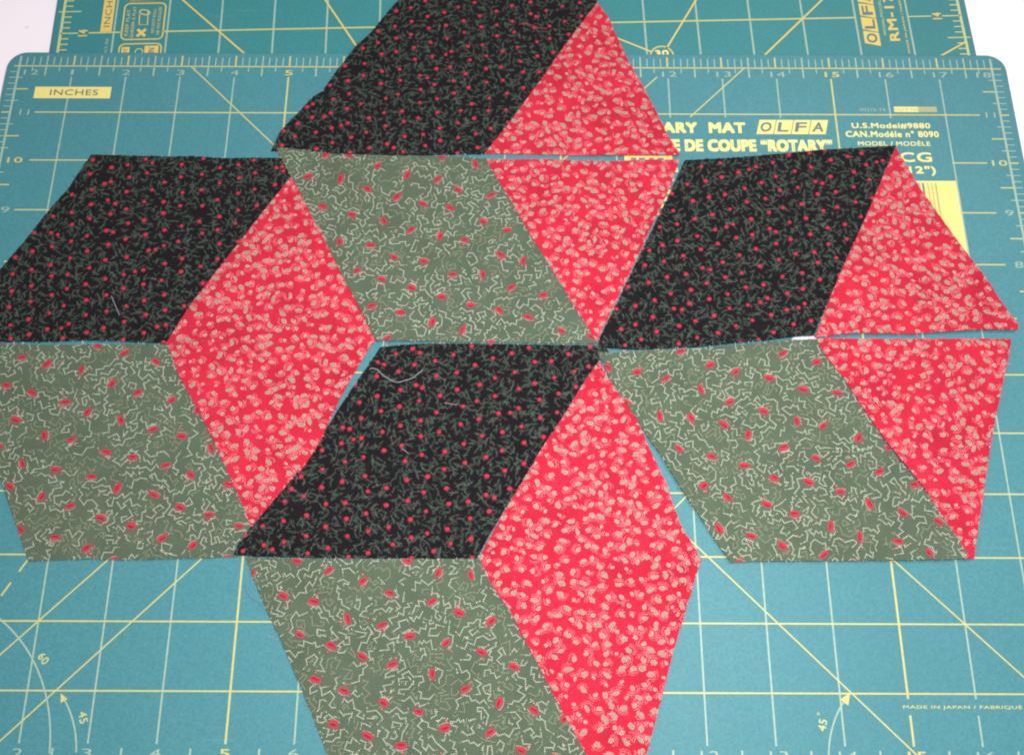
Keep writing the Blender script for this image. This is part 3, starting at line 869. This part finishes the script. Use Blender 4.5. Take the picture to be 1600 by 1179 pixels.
def print_red(pc):
    rn = pc.rnd
    blobs = scatter(pc, 0.134)
    for x, y in blobs:
        # a small grey leaf, a scalloped peach rim and dotted sprays round one side
        a = rn.uniform(-0.9, 0.9) if rn.random() < .7 else rn.uniform(0, 3.14)
        s = rn.choice((0.45, 0.65, 0.8, 0.9, 1.0, 1.05))
        rx, ry = 0.046 * s * rn.uniform(.9, 1.15), 0.029 * s * rn.uniform(.9, 1.15)
        th = rn.uniform(0, 6.28); ca, sa = math.cos(a), math.sin(a)
        n = 14; cover = rn.uniform(0.55, 1.0)
        for i in range(n):
            t = 2 * math.pi * i / n + rn.uniform(-.1, .1)
            d = abs((t - th + math.pi) % (2 * math.pi) - math.pi)
            if d > math.pi * cover: continue
            k = 1.08 if d > 1.4 else 1.22
            u, v = rx * k * math.cos(t), (ry * k + .003) * math.sin(t)
            qx, qy = x + u * ca - v * sa, y + u * sa + v * ca
            pc.dot(qx, qy, rn.uniform(.0070, .0110) * (0.7 if d > 1.6 else 1), 'red_peach', 0.0022, 6)
            if d < 1.3 and rn.random() < .35:      # short ragged rays off the rim
                e = math.atan2(qy - y, qx - x) + rn.uniform(-.3, .3); l = rn.uniform(.012, .030)
                pc.stroke((qx, qy), (qx + math.cos(e) * l, qy + math.sin(e) * l), 0.013, 0.006, 'red_peach', 0.0024)
        tip = rn.uniform(1.15, 1.5); end = rn.choice((1.0, 1.25))
        pts = []
        for i in range(12):
            t = 2 * math.pi * i / 12; k = tip if i == 0 else (end if i == 6 else 1) * (1.12 if i in (1, 11) else 1) * rn.uniform(.86, 1.10)
            u, v = rx * k * math.cos(t), ry * (k if i not in (1, 11) else .8) * math.sin(t)
            pts.append((x + u * ca - v * sa, y + u * sa + v * ca))
        pc.add(pts, 'red_tan', 0.0032)
        n = rn.randint(7, 11) if s > .6 else 5; b0 = th + rn.uniform(-.5, .5)
        rr = 0.044 + 0.030 * s
        for i in range(n):
            b = b0 + (i - n / 2) * 0.29
            r2 = rr * rn.uniform(0.92, 1.12)
            pc.dot(x + math.cos(b) * r2 * 1.15, y + math.sin(b) * r2 * .95, rn.uniform(0.0065, 0.0095), 'red_pink' if rn.random() < .7 else 'red_peach', 0.0026, 5)
        if rn.random() < 0.88:
            for i in range(n - 1):
                b = b0 + (i - n / 2 + 1) * 0.25
                r2 = (rr + .024) * rn.uniform(0.94, 1.08)
                pc.dot(x + math.cos(b) * r2 * 1.15, y + math.sin(b) * r2, rn.uniform(0.0055, 0.0080), 'red_pink', 0.0026, 5)

def print_crease(pc):
    """the faint pressed line across the large red diamond"""
    x = 3.55
    while x < 6.8:
        l = pc.rnd.uniform(.02, .07)
        pc.stroke((x, 6.515 + .01 * math.sin(x * 2)), (x + l, 6.515 + .01 * math.sin(x * 2)), 0.010, 0.008, 'crease', 0.0044)
        x += l + pc.rnd.uniform(.015, .06)

CAT = {'dark': 'fabric piece', 'sage': 'fabric piece', 'red': 'fabric piece'}
for kind, level, seed, label, outline in PIECES:
    pc = Piece(kind, level, seed, outline)
    pc.sheet(kind + '_cloth')
    {'dark': print_dark, 'sage': print_sage, 'red': print_red}[kind](pc)
    if 'faint crease' in label: print_crease(pc)
    fr = {'dark': ('dark_cloth', 'dark_cloth', 'dark_green', 'fray_pale'), 'sage': ('sage_cloth', 'sage_cloth', 'sage_beige', 'sage_white'),
          'red': ('red_cloth', 'red_cloth', 'red_pink')}[kind]
    pc.fray(fr, {'dark': 14, 'sage': 13, 'red': 12}[kind])
    cx = sum(p[0] for p in outline) / len(outline); cy = sum(p[1] for p in outline) / len(outline)
    o = pc.m.build('fabric_triangle' if 'triangle' in label else 'fabric_diamond', None, (cx, cy, FRONT_Z), W(cx, cy, FRONT_Z))
    tag(o, label, 'fabric piece', 'cut patchwork pieces laid out on the mat')
    print(kind, len(pc.m.f))

# ------------------------------------------------------------------ loose threads and the scrap
def tube(m, pts, r, key, sides=6):
    n = len(pts); rings = []
    for i, p in enumerate(pts):
        a = Vector(pts[max(i - 1, 0)]); b = Vector(pts[min(i + 1, n - 1)])
        d = (b - a).normalized(); s = d.cross(Vector((0, 0, 1))).normalized(); u = s.cross(d)
        rr = r * (0.55 if i in (0, n - 1) else 1.0)
        rings.append([tuple(Vector(p) + (s * math.cos(2 * math.pi * k / sides) + u * math.sin(2 * math.pi * k / sides)) * rr) for k in range(sides)])
    n0 = len(m.v)
    for rg in rings: m.v.extend(rg)
    kk = m.slot(key)
    for i in range(n - 1):
        for k in range(sides):
            j = (k + 1) % sides
            m.f.append((n0 + i * sides + k, n0 + i * sides + j, n0 + (i + 1) * sides + j, n0 + (i + 1) * sides + k)); m.mi.append(kk)

def smooth_path(pts, n=6):
    out = []
    for i in range(len(pts) - 1):
        p0 = pts[max(i - 1, 0)]; p1 = pts[i]; p2 = pts[i + 1]; p3 = pts[min(i + 2, len(pts) - 1)]
        for j in range(n):
            t = j / n
            out.append(tuple(0.5 * (2 * p1[c] + (p2[c] - p0[c]) * t + (2 * p0[c] - 5 * p1[c] + 4 * p2[c] - p3[c]) * t * t + (-p0[c] + 3 * p1[c] - 3 * p2[c] + p3[c]) * t ** 3) for c in (0, 1)))
    out.append(pts[-1]); return out
for label, key, w, pts in THREADS:
    m = Mesh(); path = smooth_path(pts)
    rn = random.Random(len(label))
    on_mat = 'hanging' in label or 'sticking' in label
    zz = FRONT_Z + (0.012 if on_mat else 0.062)
    pp = [(x + rn.gauss(0, .001), y + rn.gauss(0, .001), zz + 0.003 * math.sin(i * 0.7)) for i, (x, y) in enumerate(path)]
    tube(m, pp, w / 2, 'thread_' + key)
    cx, cy = pts[0]
    tag(m.build('loose_thread', None, (cx, cy, zz), W(cx, cy, zz), smooth=True), label, 'thread', 'loose threads and lint')

m = Mesh()
top = [(x, y, FRONT_Z + 0.030) for x, y in SCRAP]
if area2([(p[0], p[1]) for p in top]) < 0: top = top[::-1]
m.poly(top, 'scrap')
low = [(x, y, FRONT_Z + 0.018) for x, y, _ in top]
m.poly(low[::-1], 'scrap')
for i in range(len(top)):
    j = (i + 1) % len(top); m.poly([low[i], low[j], top[j], top[i]], 'scrap')
cx, cy = SCRAP[0]
tag(m.build('selvedge_scrap', None, (cx, cy, FRONT_Z + .018), W(cx, cy, FRONT_Z + .018)), 'small white selvedge strip showing at the lower right corner of the right black diamond', 'fabric scrap')
